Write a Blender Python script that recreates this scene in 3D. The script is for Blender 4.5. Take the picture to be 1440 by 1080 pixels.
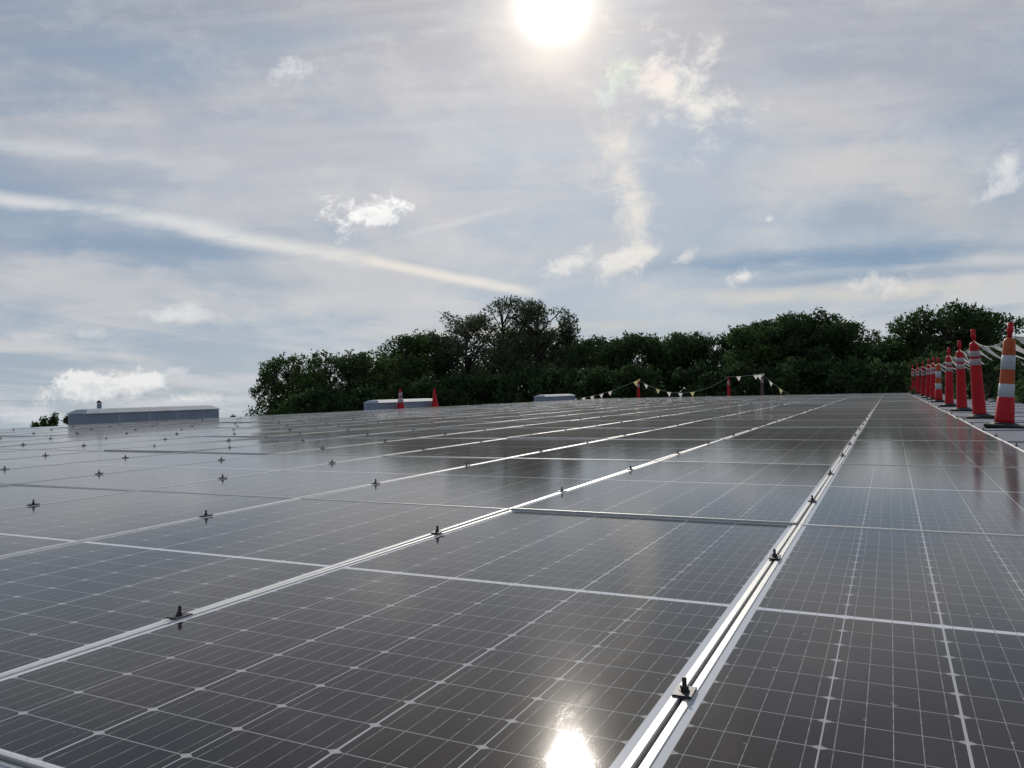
import bpy, bmesh, math, random
import numpy as np
from mathutils import Vector, Matrix

for o in list(bpy.data.objects):
    bpy.data.objects.remove(o)
scene = bpy.context.scene
col = scene.collection
R = math.radians
random.seed(7)
rng = np.random.default_rng(7)

# ------------------------------------------------------------------ frames
ROOF_H = 6.0                 # height of the panel plane above the ground at the camera
TILT = R(2.15)               # low pitched roof, rising to the left (towards -X) to its ridge
ROOF = Matrix.Translation((0, 0, ROOF_H)) @ Matrix.Rotation(TILT, 4, 'Y')
ROOF3 = ROOF.to_3x3()
EYE = 0.436                  # camera above the panel surface
DECK = -0.085                # roof sheet below the panel surface

# camera axes in the roof's frame
FOC = 1084.0
def _n(a): return a / np.linalg.norm(a)
_Y = _n(np.array([1252 - 720, 0.0, FOC]))
_X = -_n(np.array([-1488 - 720, -(604 - 540), FOC]))
_X = _n(_X - _Y * (_X @ _Y))
_Z = _n(np.cross(_Y, _X))
if _Z[1] < 0: _Z = -_Z
cam_right = ROOF3 @ Vector((_X[0], _Y[0], _Z[0]))
cam_up = ROOF3 @ Vector((_X[1], _Y[1], _Z[1]))
cam_fwd = ROOF3 @ Vector((_X[2], _Y[2], _Z[2]))
cam_pos = ROOF @ Vector((0, 0, EYE))

cam_data = bpy.data.cameras.new('camera')
cam = bpy.data.objects.new('camera', cam_data)
col.objects.link(cam)
m = Matrix((cam_right, cam_up, -cam_fwd)).transposed().to_4x4()
m.translation = cam_pos
cam.matrix_world = m
cam_data.sensor_width = 36
cam_data.lens = 36 * FOC / 1440
cam_data.clip_start = 0.02
cam_data.clip_end = 20000
scene.camera = cam

def ray(u, v):
    """world direction seen at a point of the 1440x1080 photograph"""
    return (cam_right * (u - 720) + cam_up * (540 - v) + cam_fwd * FOC).normalized()

# ------------------------------------------------------------------ sun and sky
SUN_DIR = ray(778, 7)
sun_el = math.asin(SUN_DIR.z)
sun_az = math.atan2(SUN_DIR.x, SUN_DIR.y)
sd = bpy.data.lights.new('sun', 'SUN')
sd.energy = 2.8
sd.angle = R(0.6)
sd.color = (1.0, 0.93, 0.83)
sun = bpy.data.objects.new('sun', sd)
col.objects.link(sun)
sun.rotation_euler = SUN_DIR.to_track_quat('Z', 'Y').to_euler()
sun.location = (0, 0, 60)

scene.view_settings.view_transform = 'Standard'
scene.view_settings.look = 'None'
scene.view_settings.gamma = 1
scene.view_settings.exposure = 0.0

world = bpy.data.worlds.new('World')
scene.world = world
world.use_nodes = True

class G:
    """tiny expression helper over a node tree"""
    def __init__(s, nt): s.nt = nt
    def new(s, t, **k):
        n = s.nt.nodes.new(t)
        for a, b in k.items(): setattr(n, a, b)
        return n
    def put(s, sock, v):
        if v is None: return
        if isinstance(v, bpy.types.NodeSocket): s.nt.links.new(v, sock)
        else:
            if sock.type == 'RGBA' and len(v) == 3: v = (*v, 1)
            sock.default_value = v
    def m(s, op, a, b=None, c=None, clamp=False):
        n = s.new('ShaderNodeMath', operation=op, use_clamp=clamp)
        s.put(n.inputs[0], a); s.put(n.inputs[1], b); s.put(n.inputs[2], c)
        return n.outputs[0]
    def add(s, a, b): return s.m('ADD', a, b)
    def sub(s, a, b): return s.m('SUBTRACT', a, b)
    def mul(s, a, b): return s.m('MULTIPLY', a, b)
    def div(s, a, b): return s.m('DIVIDE', a, b)
    def v(s, op, a, b=None):
        n = s.new('ShaderNodeVectorMath', operation=op)
        s.put(n.inputs[0], a); s.put(n.inputs[1], b)
        return n.outputs['Value'] if op in ('DOT_PRODUCT', 'LENGTH') else n.outputs[0]
    def xyz(s, a, b, c=0.0):
        n = s.new('ShaderNodeCombineXYZ')
        s.put(n.inputs[0], a); s.put(n.inputs[1], b); s.put(n.inputs[2], c)
        return n.outputs[0]
    def sep(s, a):
        n = s.new('ShaderNodeSeparateXYZ'); s.put(n.inputs[0], a); return n.outputs
    def step(s, a, lo, hi, smooth=True):
        n = s.new('ShaderNodeMapRange', interpolation_type='SMOOTHSTEP' if smooth else 'LINEAR')
        s.put(n.inputs['Value'], a)
        n.inputs['From Min'].default_value = lo; n.inputs['From Max'].default_value = hi
        return n.outputs[0]
    def noise(s, vec, scale, detail=5, rough=0.55, dist=0.0, dim='3D'):
        n = s.new('ShaderNodeTexNoise', noise_dimensions=dim)
        s.put(n.inputs['Vector'], vec)
        n.inputs['Scale'].default_value = scale; n.inputs['Detail'].default_value = detail
        n.inputs['Roughness'].default_value = rough; n.inputs['Distortion'].default_value = dist
        return n.outputs['Fac']
    def mix(s, f, a, b, mode='MIX'):
        n = s.new('ShaderNodeMix', data_type='RGBA', blend_type=mode)
        s.put(n.inputs['Factor'], f); s.put(n.inputs['A'], a) if False else None
        s.put(n.inputs[6], a); s.put(n.inputs[7], b)
        return n.outputs[2]
    def scale(s, c, k):
        return s.mix(1.0, c, s.xyz(k, k, k), 'MULTIPLY')
    def after(s, a, c):
        """a, but evaluated only once colour c is known (keeps the shader's stack short)"""
        return s.add(a, s.mul(c, 1e-9))

# a fixed heading in the sky: F horizontal, U up, Rt right
F = Vector((cam_fwd.x, cam_fwd.y, 0)).normalized()
Rt = Vector((F.y, -F.x, 0))
def st(u, v):
    d = ray(u, v); k = d.dot(F)
    return d.dot(Rt) / k, d.z / k

def build_world():
    nt = world.node_tree
    g = G(nt)
    for n in list(nt.nodes): nt.nodes.remove(n)
    out = g.new('ShaderNodeOutputWorld'); bg = g.new('ShaderNodeBackground')
    nt.links.new(bg.outputs[0], out.inputs[0])
    d = g.v('NORMALIZE', g.new('ShaderNodeTexCoord').outputs['Generated'])
    sky = g.new('ShaderNodeTexSky', sky_type='NISHITA', sun_disc=False)
    sky.sun_elevation = sun_el; sky.sun_rotation = sun_az
    sky.altitude = 50; sky.air_density = 1.0; sky.dust_density = 0.6; sky.ozone_density = 1.5
    clear = g.mix(0.06, (0, 0, 0), sky.outputs[0])
    ds = g.sep(d)
    fw = g.m('MAXIMUM', g.v('DOT_PRODUCT', d, tuple(F)), 0.03)
    front = g.step(g.v('DOT_PRODUCT', d, tuple(F)), 0.03, 0.3)
    s = g.div(g.v('DOT_PRODUCT', d, tuple(Rt)), fw)
    t = g.div(g.m('MAXIMUM', ds[2], -0.02), fw)
    ez = g.m('MAXIMUM', ds[2], 0.0)
    # plane of high cirrus
    k = g.div(1.0, g.add(ez, 0.07))
    px = g.mul(g.v('DOT_PRODUCT', d, tuple(Rt)), k)
    py = g.mul(g.v('DOT_PRODUCT', d, tuple(F)), k)
    plane = g.xyz(px, py)
    warp = g.noise(plane, 0.7, 2, 0.5, 0, '2D')
    # bands that run away towards the horizon, a little right of centre
    a = R(14)
    along = g.add(g.mul(px, math.sin(a)), g.mul(py, math.cos(a)))
    across = g.sub(g.mul(px, math.cos(a)), g.mul(py, math.sin(a)))
    band = g.noise(g.xyz(g.add(g.mul(across, 1.0), g.mul(warp, 0.8)), g.mul(along, 0.22)), 1.25, 6, 0.6, 0.0, '2D')
    soft = g.noise(g.xyz(px, g.add(g.mul(py, 0.8), 9.0)), 0.75, 6, 0.55, 0.5, '2D')
    # flat layers seen edge-on low in the sky
    lay = g.noise(g.xyz(g.add(g.mul(s, 0.9), g.mul(warp, 0.2)), g.mul(t, 10.0)), 1.5, 5, 0.55, 0.0, '2D')
    lay2 = g.noise(g.xyz(g.add(g.mul(s, 2.2), g.mul(warp, 0.5)), g.mul(t, 30.0)), 1.5, 4, 0.55, 0.0, '2D')
    cov = g.add(g.add(g.mul(band, 0.55), g.mul(soft, 0.5)), g.mul(lay, 0.45))
    cov = g.step(cov, 0.63, 0.88)
    # veil colour by height
    ramp = g.new('ShaderNodeValToRGB')
    g.put(ramp.inputs[0], g.div(t, 0.62))
    el = ramp.color_ramp.elements
    el[0].position = 0.0; el[0].color = (0.52, 0.58, 0.64, 1)
    el[1].position = 1.0; el[1].color = (0.29, 0.31, 0.365, 1)
    for p, c in ((0.12, (0.60, 0.62, 0.64)), (0.30, (0.53, 0.545, 0.58)), (0.52, (0.43, 0.465, 0.535)), (0.75, (0.35, 0.375, 0.44))):
        e = el.new(p); e.color = (*c, 1)
    veil = g.mix(g.mul(g.step(lay2, 0.3, 0.75), 0.25), ramp.outputs[0], (0.66, 0.66, 0.66))
    veil = g.mix(g.mul(g.step(soft, 0.35, 0.75), 0.30), veil, (0.62, 0.60, 0.61))
    gap = g.mix(0.75, clear, (0.27, 0.37, 0.50))
    c = g.mix(g.add(0.22, g.mul(cov, 0.78)), gap, veil)

    # shared raggedness: one torn, one drawn out sideways, one soft for the shaded undersides
    NR = g.noise(g.xyz(s, g.mul(t, 1.25)), 20, 8, 0.68, 0.22, '2D')
    NM = g.noise(g.xyz(g.add(g.mul(s, 6), g.mul(NR, 0.25)), g.add(g.mul(t, 13), g.mul(s, 1.5))), 1.0, 5, 0.62, 0.0, '2D')
    tex = g.mul(g.step(g.add(g.mul(NM, 0.7), g.mul(NR, 0.3)), 0.44, 0.68), front)
    c = g.mix(g.mul(tex, 0.24), g.mix(0.10, c, (0.22, 0.28, 0.38)), (0.72, 0.71, 0.70))
    NF = g.noise(g.xyz(g.add(g.mul(s, 7), g.mul(NR, 0.35)), g.mul(t, 30)), 1.0, 5, 0.6, 0.0, '2D')
    NS = g.noise(g.xyz(s, g.mul(t, 1.3)), 30, 3, 0.6, 0.0, '2D')
    # open blue strips between the layers
    def strip(c, u0, v0, u1, v1, w, colr, amt, seed, wn=0.5, c0=0.10):
        (s0, t0), (s1, t1) = st(u0, v0), st(u1, v1)
        L = math.hypot(s1 - s0, t1 - t0); cx, cy = (s1 - s0) / L, (t1 - t0) / L
        ds_, dt_ = g.sub(g.after(s, c), s0), g.sub(g.after(t, c), t0)
        l = g.div(g.add(g.mul(ds_, cx), g.mul(dt_, cy)), L)
        p = g.sub(g.mul(dt_, cx), g.mul(ds_, cy))
        n = NF
        p2 = g.m('ABSOLUTE', g.add(p, g.mul(g.sub(n, 0.5), w * wn * 2)))
        body = g.sub(1.0, g.step(p2, 0.0, w))
        ends = g.mul(g.step(l, -c0, c0 * 1.5), g.sub(1.0, g.step(l, 1 - c0 * 1.5, 1 + c0)))
        f = g.mul(g.mul(g.mul(body, ends), g.step(n, 0.15, 0.55)), g.mul(front, amt))
        return g.mix(f, c, colr), f
    c, _ = strip(c, -60, 338, 420, 352, 0.036, (0.235, 0.33, 0.455), 0.85, 11, 0.6, 0.3)
    c, _ = strip(c, -60, 240, 330, 262, 0.030, (0.30, 0.37, 0.48), 0.5, 12, 0.7, 0.3)
    c, _ = strip(c, 880, 378, 1500, 342, 0.020, (0.215, 0.32, 0.455), 0.95, 13, 0.9, 0.25)
    c, _ = strip(c, 1050, 400, 1500, 372, 0.012, (0.25, 0.34, 0.46), 0.7, 14, 0.8, 0.25)
    c, _ = strip(c, 1150, 300, 1500, 300, 0.040, (0.30, 0.37, 0.47), 0.6, 15, 0.6, 0.3)
    c, _ = strip(c, 150, 385, 480, 400, 0.018, (0.33, 0.40, 0.48), 0.5, 16, 0.6, 0.3)
    c, _ = strip(c, 560, 470, 950, 455, 0.010, (0.62, 0.58, 0.50), 0.5, 17, 0.6, 0.3)
    c, _ = strip(c, -40, 612, 420, 590, 0.020, (0.42, 0.55, 0.62), 0.7, 18, 0.3, 0.2)
    c, _ = strip(c, 1040, 60, 1500, 110, 0.09, (0.33, 0.37, 0.45), 0.7, 19, 0.4, 0.3)
    # vapour trails
    c, _ = strip(c, -60, 272, 330, 322, 0.017, (0.66, 0.67, 0.69), 0.95, 21, 0.35)
    c, _ = strip(c, 260, 322, 520, 368, 0.017, (0.70, 0.70, 0.70), 0.95, 22, 0.35)
    c, _ = strip(c, 480, 358, 750, 412, 0.011, (0.76, 0.73, 0.68), 0.95, 23, 0.35)
    c, _ = strip(c, -60, 196, 240, 226, 0.018, (0.60, 0.62, 0.66), 0.7, 24, 0.6, 0.25)
    c, _ = strip(c, 560, 335, 700, 298, 0.006, (0.66, 0.66, 0.67), 0.7, 25, 0.8, 0.3)
    c, _ = strip(c, 1080, 150, 1420, 330, 0.075, (0.60, 0.58, 0.57), 0.65, 26, 0.5, 0.3)
    c, _ = strip(c, 1000, 262, 1460, 190, 0.055, (0.58, 0.57, 0.58), 0.5, 27, 0.6, 0.3)
    c, _ = strip(c, 930, 420, 1460, 402, 0.018, (0.64, 0.62, 0.58), 0.8, 28, 0.5, 0.25)

    # ragged low cumulus and torn scraps
    def puff(c, u, v, ru, rv, amt, colr, edge=0.9, shade=0.0, rot=0.0, lo=0.25, fine=16):
        cs, ct = st(u, v)
        a_, b_ = g.sub(g.after(s, c), cs), g.sub(g.after(t, c), ct)
        if rot:
            cr, sr = math.cos(R(rot)), math.sin(R(rot))
            a_, b_ = g.add(g.mul(a_, cr), g.mul(b_, sr)), g.sub(g.mul(b_, cr), g.mul(a_, sr))
        x = g.div(a_, ru / FOC); y = g.div(b_, rv / FOC)
        r = g.m('SQRT', g.add(g.mul(x, x), g.mul(y, y)))
        n = NR
        q = g.sub(g.add(1.0, g.mul(g.sub(n, 0.5), edge * 3.2)), r)
        f = g.mul(g.step(q, 0.0, lo + 0.55), g.mul(front, amt))
        if shade:
            n2 = NS
            dk = g.mul(g.step(g.add(g.mul(y, -0.45), g.sub(n2, 0.5)), -0.12, 0.45), shade)
            colr = g.mix(dk, colr, (0.34, 0.38, 0.45))
        return g.mix(f, c, colr)
    W = (0.92, 0.92, 0.91); W2 = (0.86, 0.86, 0.85)
    c = puff(c, 135, 546, 94, 27, 0.85, W2, 0.75, 0.9, 0, -0.15, 22)
    c = puff(c, 40, 585, 60, 16, 0.6, (0.68, 0.70, 0.73), 0.6, 0.4, 0, 0.3, 22)
    c = puff(c, 265, 562, 60, 12, 0.8, W2, 0.6, 0.4, 0, 0.3, 26)
    c = puff(c, 245, 445, 66, 20, 0.9, (0.72, 0.73, 0.74), 0.55, 0.6, 0, 0.3, 26)
    c = puff(c, 130, 470, 34, 12, 0.5, (0.68, 0.69, 0.71), 0.6, 0.3, 0, 0.3, 26)
    c = puff(c, 45, 475, 34, 12, 0.5, (0.68, 0.69, 0.71), 0.6, 0.3, 0, 0.3, 26)
    c = puff(c, 252, 522, 26, 10, 0.6, (0.72, 0.73, 0.75), 0.6, 0.3, 0, 0.3, 26)
    c = puff(c, 515, 300, 62, 28, 1.0, W, 1.0, 0.25, 8, 0.05, 24)
    c = puff(c, 402, 97, 50, 20, 0.8, (0.72, 0.73, 0.75), 1.15, 0.0, 10, 0.8, 26)
    c = puff(c, 215, 378, 34, 16, 0.35, (0.68, 0.69, 0.72), 0.9, 0.0, 0, 0.6, 22)
    c = puff(c, 795, 372, 50, 24, 0.8, (0.78, 0.77, 0.74), 0.9, 0.2, 20, 0.5, 22)
    c = puff(c, 880, 366, 52, 26, 0.9, (0.80, 0.78, 0.74), 0.8, 0.25, 20, 0.4, 22)
    c = puff(c, 962, 362, 30, 12, 0.65, (0.76, 0.75, 0.72), 0.9, 0.2, 25, 0.5, 24)
    c = puff(c, 1042, 390, 44, 15, 0.95, (0.80, 0.79, 0.77), 0.7, 0.8, 8, 0.35, 28)
    c = puff(c, 1240, 402, 84, 26, 0.85, (0.72, 0.71, 0.70), 0.85, 0.85, -6, 0.45, 22)
    c = puff(c, 1418, 225, 30, 50, 0.8, (0.78, 0.78, 0.78), 1.1, 0.2, -35, 0.9, 18)
    c = puff(c, 1405, 268, 60, 14, 0.6, (0.74, 0.74, 0.75), 0.9, 0.1, 22, 0.5, 20)
    c = puff(c, 1082, 308, 12, 10, 0.7, (0.76, 0.76, 0.76), 0.9, 0.0, 40, 0.5, 30)
    # tail of cloud falling below the bright scrap
    c = puff(c, 868, 215, 66, 90, 0.85, (0.70, 0.67, 0.63), 0.55, 0.0, 0, 0.9, 14)
    c = puff(c, 893, 298, 38, 100, 0.95, (0.76, 0.73, 0.68), 0.6, 0.0, 6, 0.7, 18)
    # the torn bright scrap by the sun with its faint rainbow tint
    c = puff(c, 945, 128, 118, 78, 0.9, (0.84, 0.82, 0.77), 1.1, 0.35, -30, 1.0, 11)
    c = puff(c, 878, 95, 34, 52, 0.65, (0.66, 0.80, 0.62), 0.6, 0.0, -25, 0.9, 14)
    c = puff(c, 858, 138, 26, 36, 0.50, (0.58, 0.78, 0.74), 0.6, 0.0, -20, 0.9, 14)
    c = puff(c, 925, 110, 36, 34, 0.45, (0.82, 0.66, 0.66), 0.6, 0.0, -30, 0.9, 12)
    c = puff(c, 1000, 60, 30, 60, 0.35, (0.68, 0.66, 0.65), 0.8, 0.0, -20, 0.9, 14)

    # glow of the sun through the thin cloud
    dot = g.m('MINIMUM', g.v('DOT_PRODUCT', d, tuple(SUN_DIR)), 1.0)
    ang = g.mul(g.m('ARCCOSINE', dot), 180 / math.pi)
    def gl(kind, sigma, amp):
        x = g.div(ang, sigma)
        if kind == 'g': x = g.mul(x, x)
        return g.mul(g.m('EXPONENT', g.mul(x, -1.0)), amp)
    core = gl('g', 1.12, 12.0)
    bloom = gl('g', 2.4, 0.6)
    h1 = gl('e', 3.6, 0.60)
    h2 = gl('e', 14.0, 0.20)
    def addc(c, k, tint): return g.mix(1.0, c, g.scale(tint, k), 'ADD')
    c = addc(c, core, (1.0, 0.97, 0.92))
    c = addc(c, bloom, (1.0, 0.90, 0.72))
    c = addc(c, h1, (1.0, 0.76, 0.48))
    c = addc(c, h2, (1.0, 0.88, 0.74))
    nt.links.new(c, bg.inputs[0])
    bg.inputs[1].default_value = 1.0
    world.cycles.sampling_method = 'MANUAL'
    world.cycles.sample_map_resolution = 256
build_world()

# ------------------------------------------------------------------ materials
def mat(name, base=(0.5, 0.5, 0.5), rough=0.6, metal=0.0, var=0.0, vscale=8.0, spec=0.5, bump=0.0, bscale=60.0, coord='Object'):
    m = bpy.data.materials.new(name); m.use_nodes = True
    nt = m.node_tree; g = G(nt); p = nt.nodes['Principled BSDF']
    p.inputs['Roughness'].default_value = rough; p.inputs['Metallic'].default_value = metal
    p.inputs['Specular IOR Level'].default_value = spec
    co = g.new('ShaderNodeTexCoord').outputs[coord]
    if var:
        n = g.noise(co, vscale, 5)
        lo = tuple(max(0, x * (1 - var)) for x in base); hi = tuple(min(1, x * (1 + var)) for x in base)
        g.put(p.inputs['Base Color'], g.mix(g.step(n, 0.3, 0.7), lo, hi))
    else:
        p.inputs['Base Color'].default_value = (*base, 1)
    if bump:
        b = g.new('ShaderNodeBump'); b.inputs['Strength'].default_value = bump; b.inputs['Distance'].default_value = 0.01
        g.put(b.inputs['Height'], g.noise(co, bscale, 4)); nt.links.new(b.outputs[0], p.inputs['Normal'])
    return m

PW, PL = 1.0085, 2.0085        # panel size
CX, CY = 0.1604, 0.0820      # cell pitch (half cells)

def cell_material():
    m = bpy.data.materials.new('solar_cells_under_glass'); m.use_nodes = True
    nt = m.node_tree; g = G(nt); p = nt.nodes['Principled BSDF']
    tc = g.new('ShaderNodeTexCoord').outputs['Object']
    X, Y, Z = g.sep(tc)
    info = g.new('ShaderNodeObjectInfo')
    rnd = info.outputs['Random']
    # columns
    xs = g.div(X, CX)
    ci = g.m('ROUND', xs)                       # nearest gap between columns
    dx = g.mul(g.m('ABSOLUTE', g.sub(xs, ci)), CX)
    odd = g.m('ABSOLUTE', g.m('MODULO', ci, 2.0))
    hx = g.add(0.0010, g.mul(odd, 0.0009))
    ya = g.sub(g.m('ABSOLUTE', Y), 0.0085)
    ys = g.div(ya, CY)
    ri = g.m('ROUND', ys)
    dy = g.mul(g.m('ABSOLUTE', g.sub(ys, ri)), CY)
    in_x = g.m('LESS_THAN', g.m('ABSOLUTE', X), 3 * CX - 0.001)
    in_y = g.mul(g.m('GREATER_THAN', ya, 0.0), g.m('LESS_THAN', ya, 12 * CY - 0.001))
    gx = g.m('GREATER_THAN', dx, hx)
    gy = g.m('GREATER_THAN', dy, 0.0008)
    ch = g.m('GREATER_THAN', g.add(g.sub(dx, hx), g.mul(dy, 1.6)), 0.0098)
    cell = g.mul(g.mul(g.mul(in_x, in_y), g.mul(gx, gy)), ch)
    # busbars run the long way: five to a cell
    fx = g.m('FRACT', g.add(g.div(X, CX), 10.0))
    b5 = g.m('FRACT', g.mul(fx, 5.0))
    bus = g.m('LESS_THAN', g.m('ABSOLUTE', g.sub(b5, 0.5)), 0.018)
    busy = g.m('LESS_THAN', g.m('ABSOLUTE', Y), 0.996)
    bus = g.mul(g.mul(bus, in_x), busy)
    # solder pads and print variation along the busbar
    nb = g.noise(g.xyz(g.mul(X, 60), g.mul(Y, 55), rnd), 1.0, 2)
    busc = g.mix(g.step(nb, 0.35, 0.7), (0.17, 0.165, 0.16), (0.38, 0.375, 0.37))
    # cell colours
    cid = g.xyz(g.m('FLOOR', xs), g.m('FLOOR', g.div(Y, CY)), g.mul(rnd, 50))
    wn = g.new('ShaderNodeTexWhiteNoise', noise_dimensions='3D'); g.put(wn.inputs[0], cid)
    cc = g.mix(wn.outputs['Value'], (0.010, 0.0075, 0.0075), (0.017, 0.012, 0.011))
    cloudy = g.noise(g.xyz(X, Y, g.mul(rnd, 9)), 3.0, 4)
    cc = g.mix(g.mul(g.step(cloudy, 0.4, 0.7), 0.4), cc, (0.026, 0.022, 0.022))
    sheet = (0.66, 0.68, 0.73)
    edge_ = g.m('MULTIPLY', g.mul(in_x, in_y), 1.0)
    c = g.mix(cell, g.mix(edge_, sheet, g.mix(gx, (0.46, 0.46, 0.47), (0.36, 0.36, 0.37))), cc)
    c = g.mix(g.mul(bus, 1.0), c, busc)
    c = g.mix(g.mul(rnd, 0.35), c, g.mix(0.5, c, (0.030, 0.026, 0.026)))
    # thin film of dust, thicker along the edges
    dn = g.noise(g.xyz(X, Y, g.mul(rnd, 31)), 7.0, 8, 0.65)
    ed = g.step(g.m('ABSOLUTE', X), 0.40, 0.5)
    dust = g.mul(g.add(g.add(0.35, g.mul(ed, 0.2)), g.mul(g.step(dn, 0.4, 0.75), 0.5)), 0.014)
    c = g.mix(dust, c, (0.42, 0.40, 0.37))
    st_ = g.noise(g.xyz(g.mul(X, 9.0), g.mul(Y, 1.6), g.mul(rnd, 13)), 1.0, 6, 0.7)
    c = g.mix(g.mul(g.step(st_, 0.52, 0.80), 0.035), c, (0.50, 0.47, 0.42))
    sp = g.noise(g.xyz(X, Y, g.mul(rnd, 77)), 55.0, 2, 0.5)
    c = g.mix(g.mul(g.step(sp, 0.74, 0.78), 0.30), c, (0.5, 0.5, 0.5))
    g.put(p.inputs['Base Color'], c)
    rr = g.add(g.add(0.028, g.mul(g.step(st_, 0.5, 0.8), 0.05)), g.mul(g.step(dn, 0.3, 0.8), 0.03))
    g.put(p.inputs['Roughness'], rr)
    p.inputs['IOR'].default_value = 1.29
    p.inputs['Specular IOR Level'].default_value = 0.5
    p.inputs['Sheen Weight'].default_value = 0.65
    p.inputs['Coat Weight'].default_value = 0.035
    p.inputs['Coat Roughness'].default_value = 0.17
    p.inputs['Sheen Roughness'].default_value = 0.12
    p.inputs['Sheen Tint'].default_value = (1.0, 0.93, 0.84, 1)
    p.inputs['Specular Tint'].default_value = (1.0, 0.93, 0.86, 1)
    # stippled solar glass and gentle waviness
    n1 = g.noise(tc, 380.0, 2, 0.5)
    n2 = g.noise(g.xyz(X, g.mul(Y, 0.6), rnd), 5.0, 2, 0.5)
    b1 = g.new('ShaderNodeBump'); b1.inputs['Strength'].default_value = 0.085; b1.inputs['Distance'].default_value = 0.001
    g.put(b1.inputs['Height'], n1)
    b2 = g.new('ShaderNodeBump'); b2.inputs['Strength'].default_value = 0.10; b2.inputs['Distance'].default_value = 0.004
    g.put(b2.inputs['Height'], n2); nt.links.new(b1.outputs[0], b2.inputs['Normal'])
    nt.links.new(b2.outputs[0], p.inputs['Normal'])
    return m

M = {}
M['cells'] = cell_material()
M['alu'] = mat('brushed_aluminium', (0.52, 0.52, 0.51), 0.50, 0.4, 0.06, 30)
M['steel'] = mat('zinc_steel', (0.30, 0.30, 0.31), 0.45, 0.8, 0.2, 300)
M['dark_steel'] = mat('dark_steel', (0.05, 0.05, 0.055), 0.5, 0.6, 0.2, 300)
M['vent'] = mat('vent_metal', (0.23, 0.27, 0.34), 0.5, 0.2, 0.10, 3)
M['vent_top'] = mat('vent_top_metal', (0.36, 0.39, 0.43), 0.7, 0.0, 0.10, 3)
M['wall'] = mat('painted_wall_sheet', (0.42, 0.43, 0.44), 0.6, 0.0, 0.1, 0.5)
M['red'] = mat('red_orange_plastic', (0.44, 0.010, 0.017), 0.55, 0, 0.10, 9)
M['orange'] = mat('orange_plastic', (0.40, 0.070, 0.012), 0.55, 0, 0.10, 9)
M['band'] = mat('white_reflective_band', (0.42, 0.45, 0.50), 0.5, 0, 0.08, 30)
M['pinkband'] = mat('pale_band', (0.38, 0.32, 0.34), 0.4, 0, 0.08, 30)
M['red'].node_tree.nodes['Principled BSDF'].inputs['Specular IOR Level'].default_value = 0.25
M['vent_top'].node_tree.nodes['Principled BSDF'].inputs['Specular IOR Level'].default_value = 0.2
M['rubber'] = mat('black_rubber', (0.016, 0.016, 0.018), 0.7, 0, 0.2, 20)
M['rope'] = mat('pale_rope', (0.42, 0.40, 0.38), 0.8, 0, 0.1, 50)
M['bark'] = mat('bark', (0.055, 0.045, 0.035), 0.9, 0, 0.3, 6)
M['gutter'] = mat('gutter_metal', (0.30, 0.31, 0.33), 0.5, 0.2, 0.1, 3)

def flag_mat(name, c):
    m = mat(name, c, 0.6, 0, 0.06, 20)
    nt = m.node_tree; p = nt.nodes['Principled BSDF']
    tr = nt.nodes.new('ShaderNodeBsdfTranslucent'); tr.inputs[0].default_value = (*c, 1)
    mx = nt.nodes.new('ShaderNodeMixShader'); mx.inputs[0].default_value = 0.45
    nt.links.new(p.outputs[0], mx.inputs[1]); nt.links.new(tr.outputs[0], mx.inputs[2])
    nt.links.new(mx.outputs[0], nt.nodes['Material Output'].inputs[0])
    return m
M['flag_white'] = flag_mat('white_pennant', (0.85, 0.83, 0.80))
M['flag_yellow'] = flag_mat('pale_yellow_pennant', (0.72, 0.70, 0.42))

def leaf_mat(name, c1, c2, trans=0.25):
    m = bpy.data.materials.new(name); m.use_nodes = True
    nt = m.node_tree; g = G(nt); p = nt.nodes['Principled BSDF']
    at = g.new('ShaderNodeAttribute', attribute_name='leafrand').outputs['Fac']
    c = g.mix(at, c1, c2)
    g.put(p.inputs['Base Color'], c); p.inputs['Roughness'].default_value = 0.75
    p.inputs['Specular IOR Level'].default_value = 0.08
    tr = g.new('ShaderNodeBsdfTranslucent'); g.put(tr.inputs[0], c)
    mx = g.new('ShaderNodeMixShader'); mx.inputs[0].default_value = trans
    nt.links.new(p.outputs[0], mx.inputs[1]); nt.links.new(tr.outputs[0], mx.inputs[2])
    nt.links.new(mx.outputs[0], nt.nodes['Material Output'].inputs[0])
    return m
M['leaf_a'] = leaf_mat('foliage_mid_green', (0.035, 0.070, 0.022), (0.080, 0.125, 0.042), 0.4)
M['leaf_b'] = leaf_mat('foliage_dark_green', (0.026, 0.052, 0.022), (0.062, 0.098, 0.038), 0.35)
M['leaf_c'] = leaf_mat('foliage_grey_green', (0.045, 0.066, 0.036), (0.095, 0.120, 0.070), 0.35)

def roof_material():
    m = mat('grey_roof_sheet', (0.135, 0.15, 0.19), 0.55, 0.1, 0.14, 2.0, 0.4, 0.15, 40)
    return m
M['roof'] = roof_material()
def ground_material():
    m = bpy.data.materials.new('rough_grass_ground'); m.use_nodes = True
    nt = m.node_tree; g = G(nt); p = nt.nodes['Principled BSDF']
    co = g.new('ShaderNodeTexCoord').outputs['Object']
    n = g.noise(co, 0.02, 8, 0.6); n2 = g.noise(co, 0.6, 6, 0.6)
    c = g.mix(g.step(n, 0.35, 0.65), (0.045, 0.07, 0.03), (0.09, 0.10, 0.05))
    c = g.mix(g.mul(n2, 0.5), c, (0.12, 0.11, 0.08))
    g.put(p.inputs['Base Color'], c); p.inputs['Roughness'].default_value = 0.9
    return m
M['ground'] = ground_material()

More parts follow.
